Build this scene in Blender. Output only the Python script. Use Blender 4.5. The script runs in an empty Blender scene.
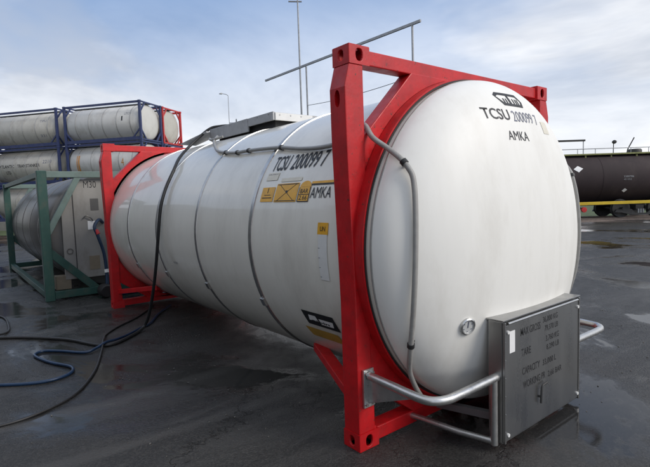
import bpy, bmesh, math, random
from mathutils import Vector, Matrix
random.seed(7)
S = bpy.context.scene
COL = S.collection
PI = math.pi

# ------------------------------------------------------------------ camera
cam_d = bpy.data.cameras.new("camera")
cam = bpy.data.objects.new("camera", cam_d)
COL.objects.link(cam)
yaw, pitch, roll = 0.66975, -0.07763, -0.03318
fw = Vector((math.sin(yaw)*math.cos(pitch), math.cos(yaw)*math.cos(pitch), math.sin(pitch)))
r0 = Vector((math.cos(yaw), -math.sin(yaw), 0.0))
u0 = r0.cross(fw)
r1 = r0*math.cos(roll) + u0*math.sin(roll)
u1 = -r0*math.sin(roll) + u0*math.cos(roll)
m = Matrix((r1, u1, -fw)).transposed().to_4x4()
m.translation = Vector((-2.0533, -2.2935, 1.718))
cam.matrix_world = m
cam_d.sensor_width = 36.0
cam_d.lens = 479.61/650.0*36.0
cam_d.clip_start = 0.05
cam_d.clip_end = 2000.0
S.camera = cam
S.render.resolution_x, S.render.resolution_y = 1024, 736

# ------------------------------------------------------------------ sky and sun
to_sun = Vector((0.40, -0.76, 0.58)).normalized()
world = bpy.data.worlds.new("World")
S.world = world
world.use_nodes = True
nt = world.node_tree
nt.nodes.clear()
def N(tree, t, **kw):
    n = tree.nodes.new(t)
    for k, v in kw.items():
        setattr(n, k, v)
    return n
wo = N(nt, 'ShaderNodeOutputWorld')
bg = N(nt, 'ShaderNodeBackground'); bg.inputs[1].default_value = 0.1
sky = N(nt, 'ShaderNodeTexSky', sky_type='NISHITA')
sky.sun_disc = False
sky.sun_elevation = math.asin(to_sun.z)
sky.sun_rotation = math.atan2(to_sun.x, to_sun.y)
sky.air_density = 1.0; sky.dust_density = 1.5
tc = N(nt, 'ShaderNodeTexCoord')
sx = N(nt, 'ShaderNodeSeparateXYZ'); nt.links.new(tc.outputs['Generated'], sx.inputs[0])
def wmath(op, a, b=None, clamp=False):
    n = N(nt, 'ShaderNodeMath', operation=op); n.use_clamp = clamp
    for i, v in enumerate((a, b)):
        if v is None: continue
        if isinstance(v, (int, float)): n.inputs[i].default_value = v
        else: nt.links.new(v, n.inputs[i])
    return n.outputs[0]
zpos = wmath('MAXIMUM', sx.outputs[2], 0.0)
den = wmath('ADD', zpos, 0.22)
px = wmath('DIVIDE', sx.outputs[0], den); py = wmath('DIVIDE', sx.outputs[1], den)
cx = N(nt, 'ShaderNodeCombineXYZ'); nt.links.new(px, cx.inputs[0]); nt.links.new(py, cx.inputs[1])
def wnoise(scale, off, detail=5, rough=0.55):
    mp = N(nt, 'ShaderNodeMapping'); mp.inputs['Location'].default_value = off
    nt.links.new(cx.outputs[0], mp.inputs[0])
    n = N(nt, 'ShaderNodeTexNoise'); n.inputs['Scale'].default_value = scale
    n.inputs['Detail'].default_value = detail; n.inputs['Roughness'].default_value = rough
    n.inputs['Distortion'].default_value = 0.3
    nt.links.new(mp.outputs[0], n.inputs['Vector'])
    return n.outputs[0]
def ramp(tree, src, stops):
    n = N(tree, 'ShaderNodeValToRGB')
    el = n.color_ramp.elements
    while len(el) < len(stops): el.new(0.5)
    for e_, (p_, c_) in zip(el, stops):
        e_.position = p_
        e_.color = (c_, c_, c_, 1) if isinstance(c_, (int, float)) else (*c_, 1)
    tree.links.new(src, n.inputs[0])
    return n.outputs[0]
cover = ramp(nt, wnoise(0.6, (5.029, -17.379, 0.0)), [(0.37, 0.0), (0.60, 1.0)])
shade = ramp(nt, wnoise(0.8, (5.563, -13.975, 0.0), 6, 0.6), [(0.36, (3.3, 3.6, 4.2)), (0.62, (8.8, 8.8, 8.8))])
hz = ramp(nt, zpos, [(0.0, 1.0), (0.16, 0.75), (0.42, 0.0)])
cover2 = wmath('MAXIMUM', wmath('MULTIPLY', cover, 0.88), hz)
mixh = N(nt, 'ShaderNodeMixRGB'); nt.links.new(wmath('MULTIPLY', hz, 0.5), mixh.inputs[0])
nt.links.new(shade, mixh.inputs[1]); mixh.inputs[2].default_value = (7.7, 7.8, 8.0, 1)
blue = N(nt, 'ShaderNodeMixRGB', blend_type='MIX'); blue.inputs[0].default_value = 0.6
nt.links.new(sky.outputs[0], blue.inputs[1]); blue.inputs[2].default_value = (1.9, 3.2, 5.8, 1)
mixc = N(nt, 'ShaderNodeMixRGB'); nt.links.new(cover2, mixc.inputs[0])
nt.links.new(blue.outputs[0], mixc.inputs[1]); nt.links.new(mixh.outputs[0], mixc.inputs[2])
nt.links.new(mixc.outputs[0], bg.inputs[0]); nt.links.new(bg.outputs[0], wo.inputs[0])

sun_d = bpy.data.lights.new("sun", 'SUN'); sun_d.energy = 1.5; sun_d.angle = math.radians(24); sun_d.color = (1.0, 0.94, 0.86)
sun = bpy.data.objects.new("sun", sun_d); COL.objects.link(sun)
sun.rotation_euler = to_sun.to_track_quat('Z', 'Y').to_euler(); sun.location = (0, -6, 12)

S.view_settings.view_transform = 'Standard'
S.view_settings.look = 'None'
S.view_settings.gamma = 1.0
S.view_settings.exposure = 0.48
S.view_settings.use_curve_mapping = False
S.render.engine = 'CYCLES'

# ------------------------------------------------------------------ materials
MAT = {}
def mat(name, col, rough=0.5, metal=0.0, coat=0.0, noise=0.0, nscale=8.0, dirt=None, dirt_amt=0.0, dirt_scale=3.0,
        bump=0.0, bscale=30.0, stretch=(1, 1, 1), rvar=0.0, chips=None, chip_t=0.70, streak=None, streak_amt=0.0):
    m = bpy.data.materials.new(name); m.use_nodes = True
    t = m.node_tree; b = t.nodes['Principled BSDF']
    b.inputs['Base Color'].default_value = (*col, 1); b.inputs['Roughness'].default_value = rough
    b.inputs['Metallic'].default_value = metal
    b.inputs['Coat Weight'].default_value = coat; b.inputs['Coat Roughness'].default_value = 0.06
    tcn = N(t, 'ShaderNodeTexCoord'); mp = N(t, 'ShaderNodeMapping')
    mp.inputs['Scale'].default_value = stretch
    t.links.new(tcn.outputs['Object'], mp.inputs[0])
    def tn(scale, det=6, ro=0.6):
        n = N(t, 'ShaderNodeTexNoise'); n.inputs['Scale'].default_value = scale
        n.inputs['Detail'].default_value = det; n.inputs['Roughness'].default_value = ro
        t.links.new(mp.outputs[0], n.inputs['Vector']); return n.outputs[0]
    cur = None
    if noise > 0:
        r = ramp(t, tn(nscale), [(0.3, tuple(c*(1-noise) for c in col)), (0.7, tuple(min(1, c*(1+noise)) for c in col))])
        cur = r
    if dirt is not None:
        f = ramp(t, tn(dirt_scale, 8, 0.68), [(0.5, 0.0), (0.72, dirt_amt)])
        mx = N(t, 'ShaderNodeMixRGB'); t.links.new(f, mx.inputs[0])
        if cur is not None: t.links.new(cur, mx.inputs[1])
        else: mx.inputs[1].default_value = (*col, 1)
        mx.inputs[2].default_value = (*dirt, 1); cur = mx.outputs[0]
    if streak is not None:
        # grime washed down by rain: fine vertical runs, patchy
        mp2 = N(t, 'ShaderNodeMapping'); mp2.inputs['Scale'].default_value = (9, 9, 0.55)
        t.links.new(tcn.outputs['Object'], mp2.inputs[0])
        n2 = N(t, 'ShaderNodeTexNoise'); n2.inputs['Scale'].default_value = 1.3; n2.inputs['Detail'].default_value = 5; n2.inputs['Roughness'].default_value = 0.6
        t.links.new(mp2.outputs[0], n2.inputs['Vector'])
        f = ramp(t, n2.outputs[0], [(0.48, 0.0), (0.74, streak_amt)])
        mx = N(t, 'ShaderNodeMixRGB'); t.links.new(f, mx.inputs[0]); t.links.new(cur, mx.inputs[1]); mx.inputs[2].default_value = (*streak, 1); cur = mx.outputs[0]
    if chips is not None:
        f = ramp(t, tn(nscale*5, 5, 0.75), [(chip_t, 0.0), (chip_t+0.02, 1.0)])
        mx = N(t, 'ShaderNodeMixRGB'); t.links.new(f, mx.inputs[0]); t.links.new(cur, mx.inputs[1]); mx.inputs[2].default_value = (*chips, 1); cur = mx.outputs[0]
    if cur is not None: t.links.new(cur, b.inputs['Base Color'])
    if rvar > 0:
        rr = ramp(t, tn(nscale*1.7), [(0.3, max(0.02, rough-rvar)), (0.7, min(1, rough+rvar))])
        t.links.new(rr, b.inputs['Roughness'])
    if bump > 0:
        bn = N(t, 'ShaderNodeBump'); bn.inputs['Strength'].default_value = 1.0; bn.inputs['Distance'].default_value = bump
        t.links.new(tn(bscale, 4, 0.5), bn.inputs['Height']); t.links.new(bn.outputs[0], b.inputs['Normal'])
    MAT[name] = m
    return m
mat('white_paint', (0.79, 0.765, 0.69), 0.34, coat=0.55, noise=0.035, nscale=1.3, dirt=(0.36, 0.33, 0.28), dirt_amt=0.34, dirt_scale=1.9,
    bump=0.0022, bscale=1.7, stretch=(1, 1, 0.35), rvar=0.06, streak=(0.42, 0.38, 0.30), streak_amt=0.12, chips=(0.30, 0.27, 0.23), chip_t=0.75)
mat('white_head', (0.84, 0.83, 0.785), 0.5, coat=0.0, noise=0.03, nscale=1.6, dirt=(0.42, 0.38, 0.31), dirt_amt=0.22, dirt_scale=2.4,
    bump=0.002, bscale=1.6, stretch=(1, 1, 0.4), rvar=0.05, streak=(0.50, 0.46, 0.38), streak_amt=0.08, chips=(0.34, 0.30, 0.25), chip_t=0.735)
mat('red_paint', (0.50, 0.0055, 0.009), 0.45, coat=0.0, noise=0.16, nscale=6, dirt=(0.16, 0.012, 0.012), dirt_amt=0.4, dirt_scale=9, bump=0.0009, bscale=45, rvar=0.12, chips=(0.09, 0.03, 0.02), chip_t=0.635)
mat('near_black', (0.02, 0.02, 0.02), 0.6)
mat('steel_band', (0.50, 0.50, 0.49), 0.3, metal=1.0, noise=0.15, nscale=14)
mat('stainless', (0.36, 0.36, 0.355), 0.30, metal=0.95, noise=0.06, nscale=3, dirt=(0.25, 0.24, 0.23), dirt_amt=0.3, dirt_scale=3, bump=0.0006, bscale=60, stretch=(1, 1, 0.2), rvar=0.08)
mat('stainless_tube', (0.56, 0.56, 0.55), 0.33, metal=0.9, noise=0.12, nscale=16, rvar=0.08)
mat('grey_plate', (0.40, 0.405, 0.41), 0.5, metal=0.2, noise=0.12, nscale=9, bump=0.001, bscale=40)
mat('white_plate', (0.72, 0.72, 0.70), 0.45, noise=0.05)
mat('conduit', (0.30, 0.295, 0.28), 0.45, noise=0.12, nscale=18)
mat('rubber', (0.018, 0.018, 0.019), 0.5, noise=0.25, nscale=20)
mat('blue_hose', (0.008, 0.028, 0.07), 0.35, noise=0.2, nscale=20)
mat('lettering', (0.012, 0.012, 0.014), 0.5, noise=0.25, nscale=25)
mat('faded_lettering', (0.16, 0.17, 0.22), 0.5, noise=0.3, nscale=30)
mat('yellow_label', (0.78, 0.40, 0.02), 0.4, noise=0.1, nscale=14, dirt=(0.4, 0.25, 0.08), dirt_amt=0.4, dirt_scale=12)
mat('cream_label', (0.70, 0.66, 0.55), 0.45, noise=0.06, nscale=12)
mat('white_label', (0.80, 0.80, 0.79), 0.4, noise=0.03)
mat('dull_yellow', (0.50, 0.30, 0.05), 0.45, noise=0.15, nscale=10)
mat('green_paint', (0.02, 0.07, 0.056), 0.45, noise=0.2, nscale=5, dirt=(0.09, 0.07, 0.05), dirt_amt=0.5, dirt_scale=5, bump=0.001)
mat('pale_green', (0.13, 0.185, 0.165), 0.5, noise=0.15, nscale=5, dirt=(0.1, 0.08, 0.06), dirt_amt=0.4, dirt_scale=6)
mat('dull_steel', (0.14, 0.136, 0.13), 0.38, metal=0.55, noise=0.2, nscale=2.5, dirt=(0.10, 0.085, 0.07), dirt_amt=0.6, dirt_scale=2.5, bump=0.001, bscale=4)
mat('grey_panel', (0.27, 0.26, 0.24), 0.5, metal=0.2, noise=0.12, nscale=2.5, dirt=(0.14, 0.12, 0.10), dirt_amt=0.55, dirt_scale=3, stretch=(1, 1, 0.5))
mat('navy_paint', (0.03, 0.045, 0.13), 0.5, noise=0.2, nscale=4, dirt=(0.08, 0.06, 0.05), dirt_amt=0.4, dirt_scale=4)
mat('stack_white', (0.60, 0.59, 0.56), 0.4, noise=0.07, nscale=1.5, dirt=(0.28, 0.25, 0.21), dirt_amt=0.5, dirt_scale=1.6, stretch=(1, 1, 0.5))
mat('stack_cream', (0.50, 0.48, 0.43), 0.45, noise=0.09, nscale=1.5, dirt=(0.24, 0.21, 0.17), dirt_amt=0.6, dirt_scale=1.6, stretch=(1, 1, 0.5))
mat('strap_grey', (0.42, 0.41, 0.39), 0.4, metal=0.4, noise=0.1)
mat('stack_red', (0.50, 0.03, 0.03), 0.45, noise=0.12, nscale=4)
mat('orange_label', (0.55, 0.24, 0.05), 0.5, noise=0.1)
mat('wagon_dark', (0.024, 0.014, 0.016), 0.8, noise=0.2, nscale=1.2, dirt=(0.05, 0.035, 0.033), dirt_amt=0.6, dirt_scale=1.5, stretch=(1, 1, 0.5))
mat('wagon_yellow', (0.62, 0.43, 0.02), 0.5, noise=0.12, nscale=3)
mat('moss_deck', (0.24, 0.25, 0.10), 0.8, noise=0.25, nscale=4)
mat('black_iron', (0.03, 0.03, 0.03), 0.6, noise=0.25, nscale=6)
mat('galvanised', (0.30, 0.31, 0.32), 0.45, metal=0.6, noise=0.15, nscale=8)
mat('concrete', (0.28, 0.27, 0.25), 0.85, noise=0.15, nscale=2)
mat('beige_box', (0.20, 0.165, 0.115), 0.7, noise=0.1)
mat('rail_steel', (0.25, 0.2, 0.17), 0.4, metal=0.7, noise=0.2)
mat('bird_feather', (0.09, 0.09, 0.095), 0.7, noise=0.2)
mat('gauge_glass', (0.55, 0.56, 0.55), 0.12, coat=0.8)
mat('lamp_glass', (0.75, 0.76, 0.74), 0.15, coat=0.5)

def ground_mat():
    m = bpy.data.materials.new('wet_yard'); m.use_nodes = True
    t = m.node_tree; b = t.nodes['Principled BSDF']
    g = N(t, 'ShaderNodeNewGeometry')
    def tn(scale, det=6, ro=0.6, stretch=None, rot=0.0, loc=(0, 0, 0), dist=0.0):
        mp = N(t, 'ShaderNodeMapping')
        if stretch: mp.inputs['Scale'].default_value = stretch
        mp.inputs['Rotation'].default_value = (0, 0, rot); mp.inputs['Location'].default_value = loc
        t.links.new(g.outputs['Position'], mp.inputs[0])
        n = N(t, 'ShaderNodeTexNoise'); n.inputs['Scale'].default_value = scale
        n.inputs['Detail'].default_value = det; n.inputs['Roughness'].default_value = ro
        n.inputs['Distortion'].default_value = dist
        t.links.new(mp.outputs[0], n.inputs['Vector']); return n.outputs[0]
    def mix(f, a, c):
        x = N(t, 'ShaderNodeMixRGB')
        for i, v in enumerate((f, a, c)):
            if isinstance(v, (int, float)): x.inputs[i].default_value = v
            elif isinstance(v, tuple): x.inputs[i].default_value = (*v, 1)
            else: t.links.new(v, x.inputs[i])
        return x.outputs[0]
    base = ramp(t, tn(0.55, 8, 0.65), [(0.3, (0.016, 0.016, 0.016)), (0.7, (0.035, 0.034, 0.033))])
    fine = ramp(t, tn(38, 5, 0.7), [(0.35, 0.0), (0.75, 0.35)])
    c1 = mix(fine, base, (0.075, 0.073, 0.069))
    # dried streaks left by water and tyres, in two directions
    s1 = ramp(t, tn(0.9, 7, 0.62, (0.22, 1.6, 1), 0.55, (3, 1, 0), 0.8), [(0.52, 0.0), (0.66, 0.75)])
    c2 = mix(s1, c1, (0.078, 0.076, 0.072))
    s2 = ramp(t, tn(1.6, 8, 0.7, (0.35, 1.3, 1), -0.7, (9, 4, 0), 1.4), [(0.57, 0.0), (0.70, 0.8)])
    c3 = mix(s2, c2, (0.10, 0.098, 0.093))
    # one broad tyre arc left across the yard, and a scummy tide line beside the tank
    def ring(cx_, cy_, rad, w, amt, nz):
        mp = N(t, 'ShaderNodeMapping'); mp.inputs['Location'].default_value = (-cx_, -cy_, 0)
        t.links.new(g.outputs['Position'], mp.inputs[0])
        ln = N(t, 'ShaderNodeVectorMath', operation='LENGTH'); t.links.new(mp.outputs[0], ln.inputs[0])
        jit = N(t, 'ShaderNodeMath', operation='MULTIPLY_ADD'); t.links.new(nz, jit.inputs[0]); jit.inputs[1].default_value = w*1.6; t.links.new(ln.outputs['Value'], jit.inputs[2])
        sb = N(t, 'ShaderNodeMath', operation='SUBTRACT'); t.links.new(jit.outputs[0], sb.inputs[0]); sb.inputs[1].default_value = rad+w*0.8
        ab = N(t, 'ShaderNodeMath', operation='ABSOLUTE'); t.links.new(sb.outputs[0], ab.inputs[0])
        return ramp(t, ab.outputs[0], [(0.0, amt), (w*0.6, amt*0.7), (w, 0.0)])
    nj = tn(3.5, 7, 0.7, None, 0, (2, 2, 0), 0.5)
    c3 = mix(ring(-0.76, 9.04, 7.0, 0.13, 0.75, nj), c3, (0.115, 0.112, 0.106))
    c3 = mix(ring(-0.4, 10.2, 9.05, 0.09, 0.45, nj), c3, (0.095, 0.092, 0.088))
    # pale grit
    gr = ramp(t, tn(80, 2, 0.5), [(0.66, 0.0), (0.74, 0.8)])
    c4 = mix(gr, c3, (0.17, 0.165, 0.155))
    vo = N(t, 'ShaderNodeTexVoronoi'); vo.inputs['Scale'].default_value = 85.0
    t.links.new(g.outputs['Position'], vo.inputs['Vector'])
    c4 = mix(ramp(t, vo.outputs['Color'], [(0.45, 0.0), (0.85, 0.55)]), c4, (0.078, 0.075, 0.070))
    ck = N(t, 'ShaderNodeTexVoronoi', feature='DISTANCE_TO_EDGE'); ck.inputs['Scale'].default_value = 0.33
    wob = N(t, 'ShaderNodeVectorMath', operation='ADD'); t.links.new(g.outputs['Position'], wob.inputs[0])
    nzc = N(t, 'ShaderNodeTexNoise'); nzc.inputs['Scale'].default_value = 1.7; nzc.inputs['Detail'].default_value = 6; nzc.inputs['Roughness'].default_value = 0.65
    t.links.new(g.outputs['Position'], nzc.inputs['Vector']); t.links.new(nzc.outputs['Color'], wob.inputs[1]); t.links.new(wob.outputs[0], ck.inputs['Vector'])
    crack = ramp(t, ck.outputs['Distance'], [(0.0, 0.85), (0.0022, 0.6), (0.0045, 0.0)])
    c4 = mix(crack, c4, (0.008, 0.008, 0.008))
    wet = ramp(t, tn(0.42, 7, 0.62, (1.0, 0.75, 1), 0.3, (1.7, 5.2, 0), 0.6), [(0.47, 0.0), (0.56, 1.0)])
    c5 = mix(wet, c4, mix(0.55, c4, (0.012, 0.012, 0.013)))
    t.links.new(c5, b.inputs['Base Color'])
    ro = ramp(t, tn(3.2, 6, 0.65), [(0.3, 0.30), (0.7, 0.52)])
    rg = mix(wet, ro, (0.07, 0.07, 0.07))
    t.links.new(rg, b.inputs['Roughness'])
    b.inputs['IOR'].default_value = 1.36
    bn = N(t, 'ShaderNodeBump'); bn.inputs['Distance'].default_value = 0.010
    inv = N(t, 'ShaderNodeMath', operation='MULTIPLY_ADD'); t.links.new(wet, inv.inputs[0]); inv.inputs[1].default_value = -0.93; inv.inputs[2].default_value = 0.95
    t.links.new(inv.outputs[0], bn.inputs['Strength'])
    hs = N(t, 'ShaderNodeMath', operation='MULTIPLY_ADD'); t.links.new(vo.outputs['Distance'], hs.inputs[0]); hs.inputs[1].default_value = -0.5; t.links.new(tn(60, 6, 0.75), hs.inputs[2])
    hc = N(t, 'ShaderNodeMath', operation='MULTIPLY_ADD'); t.links.new(crack, hc.inputs[0]); hc.inputs[1].default_value = -0.8; t.links.new(hs.outputs[0], hc.inputs[2])
    t.links.new(hc.outputs[0], bn.inputs['Height']); t.links.new(bn.outputs[0], b.inputs['Normal'])
    MAT['wet_yard'] = m
ground_mat()
mat('grass_green', (0.06, 0.085, 0.03), 0.9, noise=0.35, nscale=2.0, bump=0.05, bscale=6)

# ------------------------------------------------------------------ builders
def obj(name, me, material=None, parent=None, smooth=None, kind=None, label=None):
    if material is not None:
        me.materials.append(MAT[material])
    o = bpy.data.objects.new(name, me)
    COL.objects.link(o)
    if parent is not None: o.parent = parent
    if smooth is not None:
        for p in me.polygons: p.use_smooth = True
        me.set_sharp_from_angle(angle=math.radians(smooth))
    if kind: o['kind'] = kind
    if label: o['label'] = label
    return o
def thing(name, label, cat, loc=(0, 0, 0), rz=0.0, group=None):
    o = bpy.data.objects.new(name, None); COL.objects.link(o)
    o.empty_display_size = 0.2; o.location = loc; o.rotation_euler = (0, 0, rz)
    o['label'] = label; o['category'] = cat
    if group: o['group'] = group
    return o
def tag(o, label, cat, group=None):
    o['label'] = label; o['category'] = cat
    if group: o['group'] = group
    return o
def bm_mesh(bm, name, recalc=True):
    if recalc: bmesh.ops.recalc_face_normals(bm, faces=bm.faces)
    me = bpy.data.meshes.new(name); bm.to_mesh(me); bm.free(); return me
def box_me(name, x0, x1, y0, y1, z0, z1, bev=0.0):
    bm = bmesh.new()
    bmesh.ops.create_cube(bm, size=1.0)
    for v in bm.verts:
        v.co = Vector(((x0+x1)/2+v.co.x*(x1-x0), (y0+y1)/2+v.co.y*(y1-y0), (z0+z1)/2+v.co.z*(z1-z0)))
    if bev > 0: bmesh.ops.bevel(bm, geom=list(bm.edges), offset=bev, segments=2, affect='EDGES', profile=0.5)
    return bm_mesh(bm, name)
def prism_me(name, pts, y0, y1, bev=0.0, axis='y'):
    """extrude a polygon given as (x, z) along y (or (y, z) along x, or (x, y) along z)"""
    bm = bmesh.new()
    def V(a, b, c):
        return {'y': (a, c, b), 'x': (c, a, b), 'z': (a, b, c)}[axis]
    lo = [bm.verts.new(V(a, b, y0)) for a, b in pts]
    hi = [bm.verts.new(V(a, b, y1)) for a, b in pts]
    n = len(pts)
    bm.faces.new(lo); bm.faces.new(hi[::-1])
    for i in range(n): bm.faces.new((lo[i], lo[(i+1) % n], hi[(i+1) % n], hi[i]))
    bmesh.ops.recalc_face_normals(bm, faces=bm.faces)
    if bev > 0:
        es = [e for e in bm.edges if len(e.link_faces) == 2 and e.calc_face_angle(0) > 0.4]
        bmesh.ops.bevel(bm, geom=es, offset=bev, segments=2, affect='EDGES', profile=0.5)
    return bm_mesh(bm, name)
def beam_me(name, a, b, w, h, bev=0.0):
    """box section from point a to b; w across (horizontal), h the other way"""
    a, b = Vector(a), Vector(b); d = b-a; L = d.length; d.normalize()
    up = Vector((0, 0, 1)) if abs(d.z) < 0.95 else Vector((0, 1, 0))
    s = d.cross(up).normalized(); t = s.cross(d)
    me = box_me(name, -w/2, w/2, 0, L, -h/2, h/2, bev)
    me.transform(Matrix.Translation(a) @ Matrix((s, d, t)).transposed().to_4x4())
    return me
def smooth_path(pts, n=8):
    P = [Vector(p) for p in pts]
    P = [P[0]*2-P[1]] + P + [P[-1]*2-P[-2]]
    out = []
    for i in range(1, len(P)-2):
        p0, p1, p2, p3 = P[i-1:i+3]
        for k in range(n):
            t = k/n
            out.append(0.5*((2*p1)+(p2-p0)*t+(2*p0-5*p1+4*p2-p3)*t*t+(3*p1-p0-3*p2+p3)*t**3))
    out.append(P[-2])
    return out
def tube_me(name, pts, r, seg=12, cap=True):
    P = [Vector(p) for p in pts]
    bm = bmesh.new(); rings = []
    d = (P[1]-P[0]).normalized()
    up = Vector((0, 0, 1)) if abs(d.z) < 0.9 else Vector((1, 0, 0))
    nrm = d.cross(up).normalized()
    for i, p in enumerate(P):
        t = (P[min(i+1, len(P)-1)]-P[max(i-1, 0)]).normalized()
        nrm = (nrm-t*nrm.dot(t)).normalized(); bi = t.cross(nrm)
        rr = r(i/(len(P)-1)) if callable(r) else r
        rings.append([bm.verts.new(p+(nrm*math.cos(a)+bi*math.sin(a))*rr) for a in (2*PI*k/seg for k in range(seg))])
    for A, B in zip(rings, rings[1:]):
        for k in range(seg): bm.faces.new((A[k], A[(k+1) % seg], B[(k+1) % seg], B[k]))
    if cap: bm.faces.new(rings[0]); bm.faces.new(rings[-1])
    return bm_mesh(bm, name)
def lathe_me(name, prof, cx=0.0, cz=0.0, seg=96, a0=0.0, a1=2*PI, axis='y', closed=False):
    """prof: list of (r, y); turned about a line parallel to y through (cx, cz)"""
    bm = bmesh.new(); full = abs(a1-a0-2*PI) < 1e-6
    ns = seg if full else seg+1
    rows = []
    for r, y in prof:
        if r < 1e-5: rows.append([bm.verts.new((cx, y, cz))])
        else: rows.append([bm.verts.new((cx+r*math.cos(a0+(a1-a0)*k/seg), y, cz+r*math.sin(a0+(a1-a0)*k/seg))) for k in range(ns)])
    pairs = list(zip(rows, rows[1:]))
    if closed: pairs.append((rows[-1], rows[0]))
    for A, B in pairs:
        for k in range(seg):
            k2 = (k+1) % ns
            a = [A[0]] if len(A) == 1 else [A[k], A[k2]]
            b = [B[0]] if len(B) == 1 else [B[k2], B[k]]
            if len(a)+len(b) >= 3: bm.faces.new(a+b)
    me = bm_mesh(bm, name)
    if axis == 'x': me.transform(Matrix.Rotation(-PI/2, 4, 'Z'))
    return me
def text_me(txt, sx=1.0, sy=1.0, bold=0.0, align='LEFT', spacing=1.0):
    """flat text mesh, cap height = sy, width stretched so that the whole line = sx wide"""
    cu = bpy.data.curves.new('txt', 'FONT'); cu.body = txt; cu.size = 1.0; cu.offset = bold; cu.resolution_u = 3
    cu.space_character = spacing
    o = bpy.data.objects.new('txt', cu); COL.objects.link(o)
    bpy.context.view_layer.update()
    me = bpy.data.meshes.new_from_object(o.evaluated_get(bpy.context.evaluated_depsgraph_get()))
    bpy.data.objects.remove(o); bpy.data.curves.remove(cu)
    xs = [v.co.x for v in me.vertices]; ys = [v.co.y for v in me.vertices]
    x0, x1, y0, y1 = min(xs), max(xs), min(ys), max(ys)
    for v in me.vertices:
        v.co.x = (v.co.x-x0)/(x1-x0)*sx; v.co.y = (v.co.y-y0)/(y1-y0)*sy; v.co.z = 0
    return me
def grid_me(name, poly_w, poly_h, nx=2, ny=6, shear=0.0):
    bm = bmesh.new()
    vs = [[bm.verts.new((poly_w*i/nx+shear*(j/ny), poly_h*j/ny, 0)) for i in range(nx+1)] for j in range(ny+1)]
    for j in range(ny):
        for i in range(nx): bm.faces.new((vs[j][i], vs[j][i+1], vs[j+1][i+1], vs[j+1][i]))
    return bm_mesh(bm, name, False)
def poly_me(name, polys):
    """flat filled polygons, each a list of (x, y)"""
    bm = bmesh.new()
    for p in polys:
        bm.faces.new([bm.verts.new((a, b, 0)) for a, b in p])
    return bm_mesh(bm, name, False)
def join_me(name, mes):
    bm = bmesh.new()
    for me in mes:
        bm.from_mesh(me); bpy.data.meshes.remove(me)
    me = bpy.data.meshes.new(name); bm.to_mesh(me); bm.free(); return me
def shift(me, dx, dy, dz=0.0):
    me.transform(Matrix.Translation((dx, dy, dz))); return me
def subdiv_me(me, n=1, maxlen=0.06):
    bm = bmesh.new(); bm.from_mesh(me)
    for _ in range(n):
        es = [e for e in bm.edges if e.calc_length() > maxlen]
        if not es: break
        bmesh.ops.subdivide_edges(bm, edges=es, cuts=1)
        bmesh.ops.triangulate(bm, faces=[f for f in bm.faces if len(f.verts) > 4])
    bm.to_mesh(me); bm.free(); return me
def casting_me(name, x0, x1, y0, y1, z0, z1, holes):
    """corner fitting: box whose listed faces have an oval hole; holes = dict face -> (ra, rb)"""
    bm = bmesh.new(); n = 16
    c = Vector(((x0+x1)/2, (y0+y1)/2, (z0+z1)/2)); h = Vector(((x1-x0)/2, (y1-y0)/2, (z1-z0)/2))
    F = {'x-': (0, 1, 2, -1), 'x+': (0, 1, 2, 1), 'y-': (1, 0, 2, -1), 'y+': (1, 0, 2, 1), 'z-': (2, 0, 1, -1), 'z+': (2, 0, 1, 1)}
    for f, (k, i, j, s) in F.items():
        def P(a, b, d=0.0):
            v = c.copy(); v[k] += s*(h[k]-d); v[i] += a; v[j] += b; return bm.verts.new(v)
        if f not in holes:
            bm.faces.new([P(-h[i], -h[j]), P(h[i], -h[j]), P(h[i], h[j]), P(-h[i], h[j])])
            continue
        ra, rb = holes[f]
        O, I, T = [], [], []
        for q in range(n):
            a = 2*PI*q/n; ca, sa = math.cos(a), math.sin(a); mx = max(abs(ca), abs(sa))
            O.append(P(ca/mx*h[i], sa/mx*h[j]))
            e = lambda v: math.copysign(abs(v)**0.8, v)
            I.append(P(e(ca)*ra, e(sa)*rb)); T.append(P(e(ca)*ra*0.97, e(sa)*rb*0.97, 0.014))
        for q in range(n):
            q2 = (q+1) % n
            bm.faces.new((O[q], O[q2], I[q2], I[q])); bm.faces.new((I[q], I[q2], T[q2], T[q]))
    bmesh.ops.remove_doubles(bm, verts=bm.verts, dist=0.0005)
    return bm_mesh(bm, name)

# ------------------------------------------------------------------ ground
bm = bmesh.new()
vs = [bm.verts.new(p) for p in ((-500, -500, 0), (500, -500, 0), (500, 500, 0), (-500, 500, 0))]
bm.faces.new(vs)
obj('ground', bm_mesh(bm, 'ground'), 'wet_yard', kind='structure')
# grass beyond the railway track
A = Vector((23.09, 8.18)); U = Vector((0.785, -0.62)).normalized(); NN = Vector((0.62, 0.785)).normalized()
bm = bmesh.new()
vs = [bm.verts.new(((A+U*s+NN*d).x, (A+U*s+NN*d).y, 0.02)) for s, d in ((-160, 4.6), (160, 4.6), (160, 300), (-160, 300))]
bm.faces.new(vs)
obj('grass_field', bm_mesh(bm, 'grass_field'), 'grass_green', kind='structure')

# ------------------------------------------------------------------ the tank container
CX, ZC, R = 1.25, 1.33, 1.22
E0, DD, PW = 0.12, 0.46, 2.1
LEN = 6.058
T = thing('tank_container', 'large white tank container with red end frames and a stainless cabinet at its end', 'tank container')
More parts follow.
